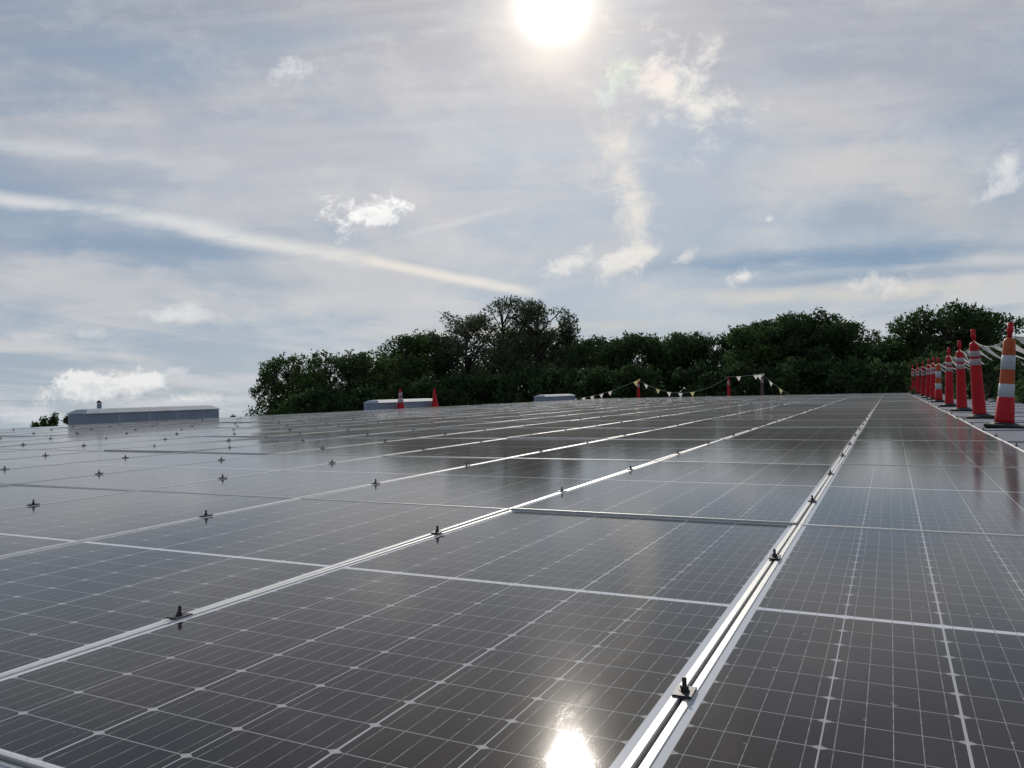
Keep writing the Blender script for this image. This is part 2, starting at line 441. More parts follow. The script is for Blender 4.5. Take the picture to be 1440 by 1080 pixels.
# ------------------------------------------------------------------ object helpers
def tag(o, label=None, cat=None, group=None, kind=None):
    if label: o['label'] = label
    if cat: o['category'] = cat
    if group: o['group'] = group
    if kind: o['kind'] = kind
    return o
def link(name, bm, material, parent=None, smooth=False):
    me = bpy.data.meshes.new(name)
    bmesh.ops.recalc_face_normals(bm, faces=bm.faces)
    bm.to_mesh(me); bm.free()
    if smooth:
        for p in me.polygons: p.use_smooth = True
    me.materials.append(M[material])
    o = bpy.data.objects.new(name, me)
    col.objects.link(o)
    if parent: o.parent = parent
    return o
def empty(name):
    o = bpy.data.objects.new(name, None); o.empty_display_size = 0.1
    col.objects.link(o); return o
def on_roof(o, x, y, z=0.0, rz=0.0, rx=0.0, ry=0.0):
    o.matrix_world = ROOF @ Matrix.Translation((x, y, z)) @ Matrix.Rotation(rz, 4, 'Z') @ Matrix.Rotation(ry, 4, 'Y') @ Matrix.Rotation(rx, 4, 'X')
    return o
def box(bm, x0, x1, y0, y1, z0, z1, bev=0.0):
    r = bmesh.ops.create_cube(bm, size=1.0)
    for v in r['verts']:
        v.co = Vector((x0 + (v.co.x + 0.5) * (x1 - x0), y0 + (v.co.y + 0.5) * (y1 - y0), z0 + (v.co.z + 0.5) * (z1 - z0)))
    if bev:
        es = list({e for v in r['verts'] for e in v.link_edges})
        bmesh.ops.bevel(bm, geom=es, offset=bev, segments=2, affect='EDGES', profile=0.6)
def lathe(bm, prof, n=20, cx=0, cy=0):
    rings = []
    for r, z in prof:
        rings.append([bm.verts.new((cx + r * math.cos(2 * math.pi * i / n), cy + r * math.sin(2 * math.pi * i / n), z)) for i in range(n)])
    for a, b in zip(rings, rings[1:]):
        for i in range(n):
            bm.faces.new((a[i], a[(i + 1) % n], b[(i + 1) % n], b[i]))
    bm.faces.new(list(reversed(rings[0]))); bm.faces.new(rings[-1])
def tube(bm, pts, rads, n=7):
    pts = [Vector(p) for p in pts]; rings = []
    for i, p in enumerate(pts):
        t = (pts[min(i + 1, len(pts) - 1)] - pts[max(i - 1, 0)]).normalized()
        a = t.orthogonal().normalized() if abs(t.z) > 0.9 else t.cross(Vector((0, 0, 1))).normalized()
        b = t.cross(a)
        rings.append([bm.verts.new(p + (a * math.cos(2 * math.pi * k / n) + b * math.sin(2 * math.pi * k / n)) * rads[i]) for k in range(n)])
    for a, b in zip(rings, rings[1:]):
        for i in range(n):
            bm.faces.new((a[i], a[(i + 1) % n], b[(i + 1) % n], b[i]))
    bm.faces.new(rings[0]); bm.faces.new(rings[-1])
def copy_tree(o, parent=None):
    c = o.copy(); col.objects.link(c)
    if parent: c.parent = parent
    for ch in list(o.children): copy_tree(ch, c)
    return c
def project(p):
    """image position of a point given in the roof's frame"""
    v = (ROOF @ Vector(p)) - cam_pos
    d = v.dot(cam_fwd)
    if d < 0.05: return None
    return 720 + FOC * v.dot(cam_right) / d, 540 - FOC * v.dot(cam_up) / d, d

ORD = ['', 'first', 'second', 'third', 'fourth', 'fifth', 'sixth', 'seventh', 'eighth', 'ninth', 'tenth', 'eleventh', 'twelfth',
       'thirteenth', 'fourteenth', 'fifteenth', 'sixteenth', 'seventeenth', 'eighteenth', 'nineteenth', 'twentieth',
       'twenty-first', 'twenty-second', 'twenty-third']

# ------------------------------------------------------------------ ground
gb = bmesh.new()
S = 9000
vs = [gb.verts.new(p) for p in ((-S, -S, 0), (S, -S, 0), (S, S, 0), (-S, S, 0))]
gb.faces.new(vs)
tag(link('ground', gb, 'ground'), kind='structure')

# ------------------------------------------------------------------ building
X0 = -0.274                   # gap line of the seam nearest the camera
PX, PY = 1.0137, 2.012        # pitch of the array
Y0 = 0.572                    # near end of the first whole row
NL = 14                       # columns left of the near seam
NROW = 20
X_LEFT = X0 - NL * PX
RIDGE = X_LEFT - 0.95
EAVE = 2.72
Y_END = Y0 + NROW * PY + 0.75
bld = empty('metal_building')
on_roof(bld, 0, 0, 0)
tag(bld, 'low grey metal building whose shallow roof carries the solar panels', 'building')
rb = bmesh.new()
# near slope with standing seams every 0.6 m down the slope; far slope beyond the ridge
def sheet(bm, xa, za, xb, zb, y0, y1, th=0.06):
    v = [bm.verts.new(p) for p in ((xa, y0, za), (xb, y0, zb), (xb, y1, zb), (xa, y1, za),
                                   (xa, y0, za - th), (xb, y0, zb - th), (xb, y1, zb - th), (xa, y1, za - th))]
    for f in ((0, 1, 2, 3), (7, 6, 5, 4), (0, 4, 5, 1), (1, 5, 6, 2), (2, 6, 7, 3), (3, 7, 4, 0)):
        bm.faces.new([v[i] for i in f])
slope2 = 2 * math.tan(TILT)
far_x = RIDGE - 16
far_z = DECK - slope2 * 16
sheet(rb, RIDGE, DECK, EAVE, DECK, -9, Y_END)
sheet(rb, far_x, far_z, RIDGE - 0.002, DECK, -9, Y_END)
y = -8.7
while y < Y_END:
    box(rb, RIDGE + 0.05, EAVE - 0.01, y - 0.012, y + 0.012, DECK + 0.001, DECK + 0.009)
    y += 1.83
link('roof', rb, 'roof', bld)
wb = bmesh.new()
wz = -ROOF_H - 1.0
for (xa, xb, ya, yb) in ((EAVE - 0.35, EAVE - 0.2, -8.6, Y_END - 0.3), (far_x + 0.2, far_x + 0.35, -8.6, Y_END - 0.3),
                         (far_x + 0.36, EAVE - 0.36, -8.6, -8.45), (far_x + 0.36, EAVE - 0.36, Y_END - 0.45, Y_END - 0.3)):
    box(wb, xa, xb, ya, yb, wz, (DECK if xa > far_x + 5 else far_z) - 0.07 if xb - xa < 1 else far_z - 0.07)
link('wall', wb, 'wall', bld)
gt = bmesh.new()
box(gt, EAVE + 0.002, EAVE + 0.12, -9, Y_END, DECK - 0.14, DECK - 0.02, 0.01)
link('gutter', gt, 'gutter', bld)
rc = bmesh.new()
box(rc, RIDGE - 0.16, RIDGE + 0.16, -9, Y_END, DECK + 0.004, DECK + 0.045, 0.012)
link('ridge_cap', rc, 'roof', bld)

# ------------------------------------------------------------------ solar panels
def panel_meshes():
    hx, hy = PW / 2, PL / 2
    bm = bmesh.new()
    n = 0.0
    vs = [bm.verts.new(p) for p in ((-hx + .004, -hy + .004, 0), (hx - .004, -hy + .004, 0), (hx - .004, hy - .004, 0), (-hx + .004, hy - .004, 0))]
    bm.faces.new(vs)
    r = bmesh.ops.extrude_face_region(bm, geom=list(bm.faces))
    for e in r['geom']:
        if isinstance(e, bmesh.types.BMVert): e.co.z -= 0.005
    glass = bm
    bm = bmesh.new()
    prof = [(0.0, -0.035), (0.0, 0.0005), (0.0012, 0.0022), (0.0112, 0.0022), (0.0122, 0.0010), (0.0122, 0.0003), (0.0035, 0.0003), (0.0035, -0.035)]
    rings = []
    for inset, z in prof:
        rings.append([bm.verts.new(((hx - inset) * sx, (hy - inset * 0.5) * sy, z)) for sx, sy in ((-1, -1), (1, -1), (1, 1), (-1, 1))])
    for i in range(len(rings)):
        a, b = rings[i], rings[(i + 1) % len(rings)]
        for k in range(4):
            bm.faces.new((a[k], a[(k + 1) % 4], b[(k + 1) % 4], b[k]))
    return glass, bm
gbm, fbm = panel_meshes()
panel = empty('solar_panel')
tag(panel, 'x', 'solar panel', 'solar panels laid edge to edge on the roof')
link('glass_sheet', gbm, 'cells', panel)
link('frame', fbm, 'alu', panel)

def panel_label(c, r):
    where = ('right of the bright bolted seam' if c == 0 else
             '%s column left of the bright bolted seam' % ORD[-c])
    row = 'nearest the camera' if r < 0 else 'in the %s row back' % ORD[r + 1]
    return 'panel %s, %s' % (where, row)
cells = []
for c in range(-NL, 1):
    for r in range(-1, NROW):
        xc = X0 + (c + 0.5) * PX; yc = Y0 + (r + 0.5) * PY
        vis = False; size = 0
        for i in range(7):
            for j in range(9):
                q = project((xc + (i / 6 - .5) * PW, yc + (j / 8 - .5) * PL, 0))
                if q and -5 < q[0] < 1445 and -5 < q[1] < 1085: vis = True; size = max(size, 1 / q[2])
        cells.append((c, r, xc, yc, vis, size))
shown = sorted([t for t in cells if t[4]], key=lambda t: -t[5])
print('panels in view', len(shown))
tilts = {}
first = True
for (c, r, xc, yc, vis, size) in shown[:300]:
    o = panel if first else copy_tree(panel)
    first = False
    near = r < 2
    a = random.gauss(0, 0.10 if near else 0.26); b = random.gauss(0, 0.08 if near else 0.16)
    dz = 0
    if (c, r) == (-1, 0): a, b = -0.24, 0.0
    on_roof(o, xc, yc, dz, 0, R(a), R(b))
    o['label'] = panel_label(c, r)
rest = shown[300:] 
if rest:
    bm = bmesh.new()
    for (c, r, xc, yc, vis, size) in rest:
        box(bm, xc - PW / 2, xc + PW / 2, yc - PL / 2, yc + PL / 2, -0.035, 0.0)
    o = link('distant_solar_panels', bm, 'cells'); on_roof(o, 0, 0, 0)
    tag(o, 'last solar panels at the far end of the array below the flags', 'solar panels', kind='stuff')

# ------------------------------------------------------------------ clamps
def clamp_parts():
    p = bmesh.new()
    box(p, -0.014, 0.014, -0.021, 0.021, 0.0028, 0.0060, 0.0008)
    box(p, -0.0026, 0.0026, -0.021, 0.021, -0.020, 0.0027)
    b = bmesh.new()
    lathe(b, [(0.0034, 0.0062), (0.0034, 0.0235), (0.0028, 0.0250)], 10)
    n = bmesh.new()
    lathe(n, [(0.0080, 0.0063), (0.0080, 0.0074), (0.0062, 0.0076), (0.0062, 0.0125), (0.0052, 0.0132)], 6)
    return p, b, n
cl = empty('mid_clamp')
tag(cl, 'x', 'clamp', 'bolted clamps along the seams between panels')
p_, b_, n_ = clamp_parts()
link('clamp_plate', p_, 'dark_steel', cl); link('bolt', b_, 'dark_steel', cl); link('nut', n_, 'dark_steel', cl)
bm = bmesh.new()
box(bm, -0.014, 0.014, -0.022, 0.022, 0.0028, 0.0062, 0.0008)
lathe(bm, [(0.0078, 0.0065), (0.0078, 0.0130), (0.0036, 0.0132), (0.0036, 0.0270)], 6)
spots = []
for k in range(-NL, 2):
    for r in range(-1, NROW):
        for e, fr in ((0, 0.265), (1, 0.735)):
            x = X0 + k * PX; y = Y0 + (r + fr) * PY
            if k in (-NL,): continue
            q = project((x, y, 0.015))
            if q and -10 < q[0] < 1450 and -5 < q[1] < 1090:
                spots.append((q[2], k, r, e, x, y))
spots.sort()
print('clamps in view', len(spots))
simple = bpy.data.meshes.new('mid_clamp'); 
bmesh.ops.recalc_face_normals(bm, faces=bm.faces); bm.to_mesh(simple); bm.free(); simple.materials.append(M['dark_steel'])
def clamp_label(k, r, e):
    seam = ('the bright seam running to the horizon' if k == 0 else 'the right edge of the array' if k == 1 else
            'the %s seam left of the bright one' % ORD[-k])
    return '%s clamp on %s, %s panel row' % ('near' if e == 0 else 'far', seam, 'nearest' if r < 0 else ORD[r + 1])
first = True
for i, (d, k, r, e, x, y) in enumerate(spots[:300]):
    if d < 12:
        o = cl if first else copy_tree(cl); first = False
    else:
        o = bpy.data.objects.new('mid_clamp', simple); col.objects.link(o)
        tag(o, 'x', 'clamp', 'bolted clamps along the seams between panels')
    on_roof(o, x, y + random.uniform(-.03, .03), 0.001, R(random.uniform(-3, 3)), R(random.uniform(-3, 3)))
    o['label'] = clamp_label(k, r, e)
far = spots[300:]
if far:
    bm = bmesh.new()
    for (d, k, r, e, x, y) in far:
        box(bm, x - 0.017, x + 0.017, y - 0.024, y + 0.024, 0.0028, 0.007)
        box(bm, x - 0.004, x + 0.004, y - 0.004, y + 0.004, 0.007, 0.030)
    o = link('distant_clamps', bm, 'dark_steel'); on_roof(o, 0, 0, 0)
    tag(o, 'tiny clamps scattered along the farthest panel seams', 'clamps', kind='stuff')

# ------------------------------------------------------------------ ridge vents
def y_at(u, x, z=0.0):
    """roof Y where the line x = const at height z is seen at column u"""
    lo, hi = 0.5, 200.0
    for _ in range(60):
        mid = (lo + hi) / 2
        q = project((x, mid, z))
        if q is None or q[0] < u: lo = mid
        else: hi = mid
    return (lo + hi) / 2
def ridge_vent(ya, yb, label, h=0.40):
    root = empty('ridge_vent'); xf = X_LEFT - 0.42
    L = yb - ya
    on_roof(root, xf - 0.30, (ya + yb) / 2, DECK)
    tag(root, label, 'roof vent', 'grey roof vents along the ridge')
    w = 0.30
    # hood: upright sides, then a chamfer to a flat crown, hipped at both ends
    def ring(bm, wx, ly, z): return [bm.verts.new((sx * wx, sy * ly, z)) for sx, sy in ((-1, -1), (1, -1), (1, 1), (-1, 1))]
    body = bmesh.new()
    a = ring(body, w, L / 2, 0.05); b = ring(body, w, L / 2, h * 0.70)
    for k in range(4): body.faces.new((a[k], a[(k + 1) % 4], b[(k + 1) % 4], b[k]))
    body.faces.new(b); body.faces.new(list(reversed(a)))
    link('side_panel', body, 'vent', root)
    js = bmesh.new(); yy = -L / 2 + 0.75
    while yy < L / 2 - 0.3:
        for sx in (-1, 1): box(js, sx * w - 0.004 if sx < 0 else w + 0.0005, sx * w - 0.0005 if sx < 0 else w + 0.004, yy - 0.02, yy + 0.02, 0.055, h * 0.695)
        yy += 0.75
    link('joint_strips', js, 'vent_top', root)
    top = bmesh.new()
    c = ring(top, w + 0.02, L / 2 + 0.02, h * 0.70 + 0.003); c2 = ring(top, w + 0.02, L / 2 + 0.02, h * 0.70 + 0.02)
    d = ring(top, w * 0.60, L / 2 - 0.10, h * 0.95); e = ring(top, w * 0.18, L / 2 - 0.20, h * 0.98)
    for p, q in ((c, c2), (c2, d), (d, e)):
        for k in range(4): top.faces.new((p[k], p[(k + 1) % 4], q[(k + 1) % 4], q[k]))
    top.faces.new(e); top.faces.new(list(reversed(c)))
    link('cap', top, 'vent_top', root)
    cb = bmesh.new()
    box(cb, -w - 0.06, w + 0.06, -L / 2 - 0.06, L / 2 + 0.06, 0.003, 0.048, 0.006)
    link('curb', cb, 'vent', root)
    return root
xf = X_LEFT - 0.42
v1 = (y_at(122, xf), y_at(308, xf)); v2 = (y_at(533, xf), y_at(614, xf)); v3 = (y_at(767, xf), y_at(809, xf))
print('vents', v1, v2, v3)
ridge_vent(*v1, 'long grey roof vent nearest the camera, at the left edge of the panels')
ridge_vent(*v2, 'grey roof vent standing behind the two small traffic cones')
ridge_vent(*v3, 'farthest grey roof vent, just left of the flag line')
# little flue on the near vent's far side
fl = empty('flue_pipe')
yq = y_at(140, xf - 1.6)
on_roof(fl, xf - 1.6, yq, DECK)
tag(fl, 'tiny dark flue pipe poking up behind the nearest roof vent', 'flue')
b = bmesh.new(); lathe(b, [(0.05, 0.0), (0.05, 0.50)], 12); link('pipe', b, 'vent', fl)
b = bmesh.new(); lathe(b, [(0.03, 0.505), (0.06, 0.51), (0.055, 0.535), (0.02, 0.57)], 12); link('cowl', b, 'dark_steel', fl)

# ------------------------------------------------------------------ channelizer posts
def post(kind, h=1.12):
    root = empty('channelizer_cone')
    tag(root, 'x', 'traffic cone', 'tall slim cones along the right edge of the roof')
    b = bmesh.new(); box(b, -0.20, 0.20, -0.20, 0.20, 0.0, 0.035, 0.008)
    lathe(b, [(0.15, 0.0355), (0.13, 0.05), (0.10, 0.06)], 8)
    link('base', b, 'rubber', root)
    r0, r1 = 0.088, 0.058
    def rad(z): return r0 + (r1 - r0) * (z / h)
    if kind == 'striped':
        segs = [(0.045, 0.36, 'red', 1.10), (0.361, 0.52, 'band', 1.02), (0.521, 0.69, 'orange', 1.0), (0.691, 0.86, 'band', 1.0), (0.861, 1.04, 'orange', 1.0)]
    else:
        segs = [(0.045, 0.74, 'red', 1.0), (0.741, 0.83, 'band', 0.985), (0.831, 0.86, 'red', 0.99), (0.861, 0.94, 'band', 0.985), (0.941, 1.04, 'red', 0.97)]
    shell = bmesh.new(); bands = []
    for z0, z1, mt, k in segs:
        z0 *= h / 1.12; z1 *= h / 1.12
        if mt == 'band': bands.append((z0, z1, mt, k)); 
    main = 'orange' if kind == 'striped' else 'red'
    prof = [(rad(0.04) * 1.03, 0.06), (rad(0.1), 0.075)]
    prof += [(rad(z * h), z * h) for z in (0.2, 0.4, 0.6, 0.66)]
    prof += [(rad(z * h), z * h) for z in (0.67, 0.8, 0.92)] + [(r1 * 0.85, h * 0.94), (r1 * 0.45, h * 0.955)]
    lathe(shell, prof, 20)
    link('tube', shell, main, root, True)
    for z0, z1, mt, k in bands:
        s_ = bmesh.new()
        lathe(s_, [(rad(z0) + 0.0005, z0), (rad(z0) + 0.0028, z0 + 0.002), (rad(z1) + 0.0028, z1 - 0.002), (rad(z1) + 0.0005, z1)], 20)
        link('reflective_band', s_, 'band' if kind == 'striped' else 'pinkband', root, True)
    if kind == 'striped':
        s_ = bmesh.new()
        lathe(s_, [(rad(0.05) * 1.16, 0.05), (rad(0.06) * 1.12, 0.10), (rad(0.36) * 1.10, 0.345), (rad(0.36) * 1.02, 0.352)], 20)
        sl = link('sleeve', s_, 'red', root, True); sl['label'] = 'darker red lower sleeve'
    s_ = bmesh.new()
    kt = h * 0.955
    lathe(s_, [(0.026, kt - 0.01), (0.024, kt + 0.05), (0.034, kt + 0.065), (0.035, kt + 0.10), (0.027, kt + 0.115), (0.030, kt + 0.165), (0.018, kt + 0.175)], 14)
    link('grip', s_, 'red', root, True)
    return root
red0 = post('red', 1.10); str0 = post('striped', 1.08)
# (roof x, roof y, kind, lean right deg, lean away deg, label)
HD = EYE - DECK
def roof_pt(u, v):
    d = ray(u, v); dl = ROOF3.transposed() @ d
    k = HD / -dl.z
    return dl.x * k, dl.y * k
cone_list = [
 (1412, 601, 's', 4.5, 'nearest tall cone with orange and white stripes over a red foot'),
 (1378, 588, 'r', -2.5, 'red cone with two white bands beside the nearest striped one'),
 (1353, 578, 'r', -0.5, 'red cone third from the front of the right-hand row'),
 (1335, 571.5, 'r', 1.0, 'red cone just in front of the second striped cone'),
 (1320, 565.5, 's', 1.0, 'second striped orange and white cone, halfway down the right-hand row'),
 (1312, 562, 'r', 2.0, 'red cone directly behind the second striped cone'),
 (1305, 559.5, 'r', 2.5, 'red cone second behind the farther striped cone'),
 (1298, 557, 'r', 1.5, 'red cone third behind the farther striped cone'),
 (1291, 554.7, 'r', 0.5, 'small red cone third from the far end of the right-hand row'),
 (1285, 552.8, 'r', -1.0, 'small red cone next to the last in the right-hand row'),
 (1279, 551.0, 'r', 0.0, 'last and smallest red cone in the right-hand row'),
]
tops = []
used_r = used_s = False
CTOP = [452, 463, 479, 489, 502, 502, 505, 509, 511, 513, 515]
for (u, v, kd, lean, lab), vt in zip(cone_list, CTOP):
    x, y = roof_pt(u, v)
    nat = 1.10 * 1.11
    qa, qb = project((x, y, DECK)), project((x, y, DECK + nat))
    kz = (qa[1] - vt) / (qa[1] - qb[1])
    if kd == 's':
        o = str0 if not used_s else copy_tree(str0); used_s = True
    else:
        o = red0 if not used_r else copy_tree(red0); used_r = True
    on_roof(o, x, y, DECK, R(random.uniform(-8, 8)), 0, R(lean))
    o['label'] = lab
    wk = 1.0 + 0.5 * max(0.0, kz - 1.0)
    o.scale = (wk, wk, kz)
    hh = (1.10 if kd == 'r' else 1.08) * kz
    print('scale', kz)
    tops.append(Vector((x + math.sin(R(lean)) * hh, y, DECK + hh * 0.97 * math.cos(R(lean)))))
    print('cone', round(x, 2), round(y, 2))
FAR_Y = Y0 + NROW * PY + 0.35
def x_at(u, y, z=0.0):
    lo, hi = -60.0, 20.0
    for _ in range(60):
        mid = (lo + hi) / 2
        q = project((mid, y, z))
        if q is None or q[0] < u: lo = mid
        else: hi = mid
    return (lo + hi) / 2
far_c = [(898, 'red cone under a yellow flag, leftmost of the far flag line', 1.14), (1025, 'red cone in the middle of the far flag line', 1.16),
         (1072, 'dull brownish cone right of the middle one on the far flag line', 1.26)]
ftops = []
M['dull'] = mat('dull_brown_plastic', (0.10, 0.05, 0.05), 0.6, 0, 0.2, 9)
for u, lab, hh in far_c:
    o = copy_tree(red0)
    x = x_at(u, FAR_Y)
    on_roof(o, x, FAR_Y, DECK, 0, 0, R(random.uniform(-1, 1)))
    o.scale = (1, 1, hh / 1.25)
    o['label'] = lab; o['group'] = 'cones across the far end of the roof'
    if u == 1072:
        for ch in o.children:
            if ch.name.startswith(('tube', 'grip')):
                ch.data = ch.data.copy(); ch.data.materials[0] = M['dull']
    ftops.append(Vector((x, FAR_Y - 0.02, DECK + hh * 0.94)))

# two ordinary cones on the left
def small_cone(banded):
    root = empty('traffic_cone')
    tag(root, 'x', 'traffic cone', 'short cones by the ridge')
    b = bmesh.new(); box(b, -0.18, 0.18, -0.18, 0.18, 0, 0.03, 0.008); link('base', b, 'red', root)
    b = bmesh.new()
    rr = lambda z: 0.135 - 0.155 * z
    lathe(b, [(0.145, 0.031), (rr(0.06), 0.06), (rr(0.3), 0.3), (rr(0.66), 0.66), (rr(0.70), 0.70)], 20)
    link('body', b, 'red', root, True)
    if banded:
        for z0, z1 in ((0.26, 0.42), (0.46, 0.58)):
            b = bmesh.new(); lathe(b, [(rr(z0) + .001, z0), (rr(z0) + .003, z0 + .002), (rr(z1) + .003, z1 - .002), (rr(z1) + .001, z1)], 20)
            link('reflective_band', b, 'pinkband', root, True)
    return root
for u, v, bd, lab in ((564, 577.5, True, 'short red cone with pale bands in front of the middle roof vent'),
                      (612, 575.5, False, 'plain short red cone at the right end of the middle roof vent')):
    x, y = X_LEFT - 0.22, 0
    y = y_at(u, x)
    o = small_cone(bd); on_roof(o, x, y, DECK, R(20), 0, R(-1.5)); o['label'] = lab
    o.scale = (1.05, 1.05, 1.05)

# ------------------------------------------------------------------ pennant lines
def pennant_line(name, label, knots, sags, flags, size=0.24, wind=0.0, rr=0.004):
    root = empty(name); on_roof(root, 0, 0, 0)
    tag(root, label, 'flag line')
    bm = bmesh.new(); pts = []
    segs = []
    for i in range(len(knots) - 1):
        a, b = knots[i], knots[i + 1]; n = 12
        seg = []
        for k in range(n + 1):
            t = k / n
            p = a.lerp(b, t); p = Vector(p); p.z -= sags[i] * 4 * t * (1 - t)
            seg.append(p)
        segs.append(seg)
        pts += seg if i == 0 else seg[1:]
    tube(bm, pts, [rr] * len(pts), 5)
    link('rope', bm, 'rope', root)
    for (si, t, mt, sz, bl) in flags:
        seg = segs[si]; f = t * 12; k = min(int(f), 11)
        p = seg[k].lerp(seg[k + 1], f - k); dirv = (seg[k + 1] - seg[k]).normalized()
        bm = bmesh.new()
        # cloth triangle, hemmed along the rope, bent by the wind, 2 mm thick
        N = 5; rows = []
        side = Vector((bl[0], bl[1], 0))
        for j in range(N + 1):
            s_ = j / N; w = sz * 0.52 * (1 - s_ * 0.93)
            down = Vector((0, 0, -1)) * (sz * s_ * bl[2]) + side * (sz * s_ ** 1.2)
            rip = 0.02 * math.sin(3 * s_ + p.y)
            rows.append([bm.verts.new(p + dirv * (w * (i / 2 - 1) * 1.0) + down + Vector((rip * (i % 2), rip, 0))) for i in range(5)])
        for a, b in zip(rows, rows[1:]):
            for i in range(4): bm.faces.new((a[i], a[i + 1], b[i + 1], b[i]))
        bmesh.ops.solidify(bm, geom=list(bm.faces), thickness=0.002)
        link('pennant', bm, mt, root)
    return root
# far line
far_knots = [Vector((x_at(786, FAR_Y - 0.1), FAR_Y - 0.1, 0.0)), ftops[0], ftops[1], ftops[2], Vector((x_at(1112, FAR_Y - 0.1), FAR_Y - 0.1, -0.03))]
fl = []
def seg_t(i, u):
    a, b = far_knots[i], far_knots[i + 1]
    ua, ub = project(a)[0], project(b)[0]
    return (u - ua) / (ub - ua)
hang = (0.02, 0.0, 0.95)
for i, u, c in ((0, 809, 'flag_white'), (0, 822, 'flag_white'), (0, 834, 'flag_white'), (0, 847, 'flag_white'), (0, 859, 'flag_white'), (1, 909, 'flag_white'),
                (1, 926, 'flag_yellow'), (1, 942, 'flag_white'), (1, 958, 'flag_white'), (1, 975, 'flag_yellow'), (2, 1039, 'flag_white'), (2, 1063, 'flag_white'),
                (3, 1084, 'flag_white'), (3, 1098, 'flag_yellow')):
    fl.append((i, max(0.01, min(0.99, seg_t(i, u))), c, 0.25, hang))
fl.append((0, 0.985, 'flag_yellow', 0.42, (0.05, 0, 0.8)))
fl.append((2, 0.96, 'flag_white', 0.38, (0.05, 0, 0.8)))
pennant_line('pennant_line', 'string of white and pale yellow pennants across the far end of the roof', far_knots, [0.28, 0.78, 0.02, 0.05], fl, rr=0.008)
# right-hand line, blown out to the right
kn = [Vector((3.2, 5.4, 0.93))] + tops
kn[0] = Vector((tops[0].x + 1.0, tops[0].y - 3.6, tops[0].z + 0.02))
fl = []
blow = lambda: (random.uniform(0.35, 1.0), random.uniform(-0.3, 0.2), random.uniform(0.25, 0.8))
for i in range(len(kn) - 1):
    n = 6 if i == 0 else 4 if i < 5 else 3
    for j in range(n):
        fl.append((i, (j + 0.5 + random.uniform(-.15, .15)) / n, 'flag_white', random.uniform(0.36, 0.48), blow()))
pennant_line('pennant_line', 'string of wind-blown white pennants tied along the right-hand cones', kn, [0.10] + [0.10] * (len(kn) - 2), fl, rr=0.005)

# ------------------------------------------------------------------ trees
def leaves_mesh(name, centers, radii, per, size, material, parent, rg, squash=0.8, shell=0.5):
    P = []
    for (c, r) in zip(centers, radii):
        n = int(per * r * r)
        d = rg.normal(size=(n, 3)); d /= np.linalg.norm(d, axis=1)[:, None]
        rad = r * (shell + (1 - shell) * rg.random(n) ** 0.5)
        # ragged outline
        rad *= 1 + 0.30 * np.sin(d[:, 0] * 7 + c[0] * 3) * np.sin(d[:, 1] * 6 + c[1]) * np.sin(d[:, 2] * 8 + c[2])
        q = np.array(c) + d * rad[:, None] * np.array([1, 1, squash])
        P.append(q)
    P = np.concatenate(P)
    # each clump point becomes a handful of leaves
    K = 4
    P = np.repeat(P, K, axis=0) + rg.normal(size=(len(P) * K, 3)) * size * 0.9
    n = len(P)
    a = rg.normal(size=(n, 3)); a /= np.linalg.norm(a, axis=1)[:, None]
    b = np.cross(a, rg.normal(size=(n, 3))); b /= np.linalg.norm(b, axis=1)[:, None]
    s = size * (0.5 + rg.random(n))[:, None]
    V = np.stack([P - a * s, P + b * s * 0.45, P + a * s, P - b * s * 0.45], axis=1).reshape(-1, 3)
    me = bpy.data.meshes.new(name)
    me.vertices.add(4 * n); me.vertices.foreach_set('co', V.ravel())
    me.loops.add(4 * n); me.loops.foreach_set('vertex_index', np.arange(4 * n, dtype=np.int32))
    me.polygons.add(n); me.polygons.foreach_set('loop_start', np.arange(0, 4 * n, 4, dtype=np.int32))
    me.update(calc_edges=True)
    at = me.attributes.new('leafrand', 'FLOAT', 'FACE')
    clump = np.repeat(rg.random(n // K), K)
    at.data.foreach_set('value', (0.6 * clump + 0.4 * rg.random(n)).astype(np.float32))
    me.materials.append(M[material])
    o = bpy.data.objects.new(name, me); col.objects.link(o); o.parent = parent
    return o, n
total_leaves = 0
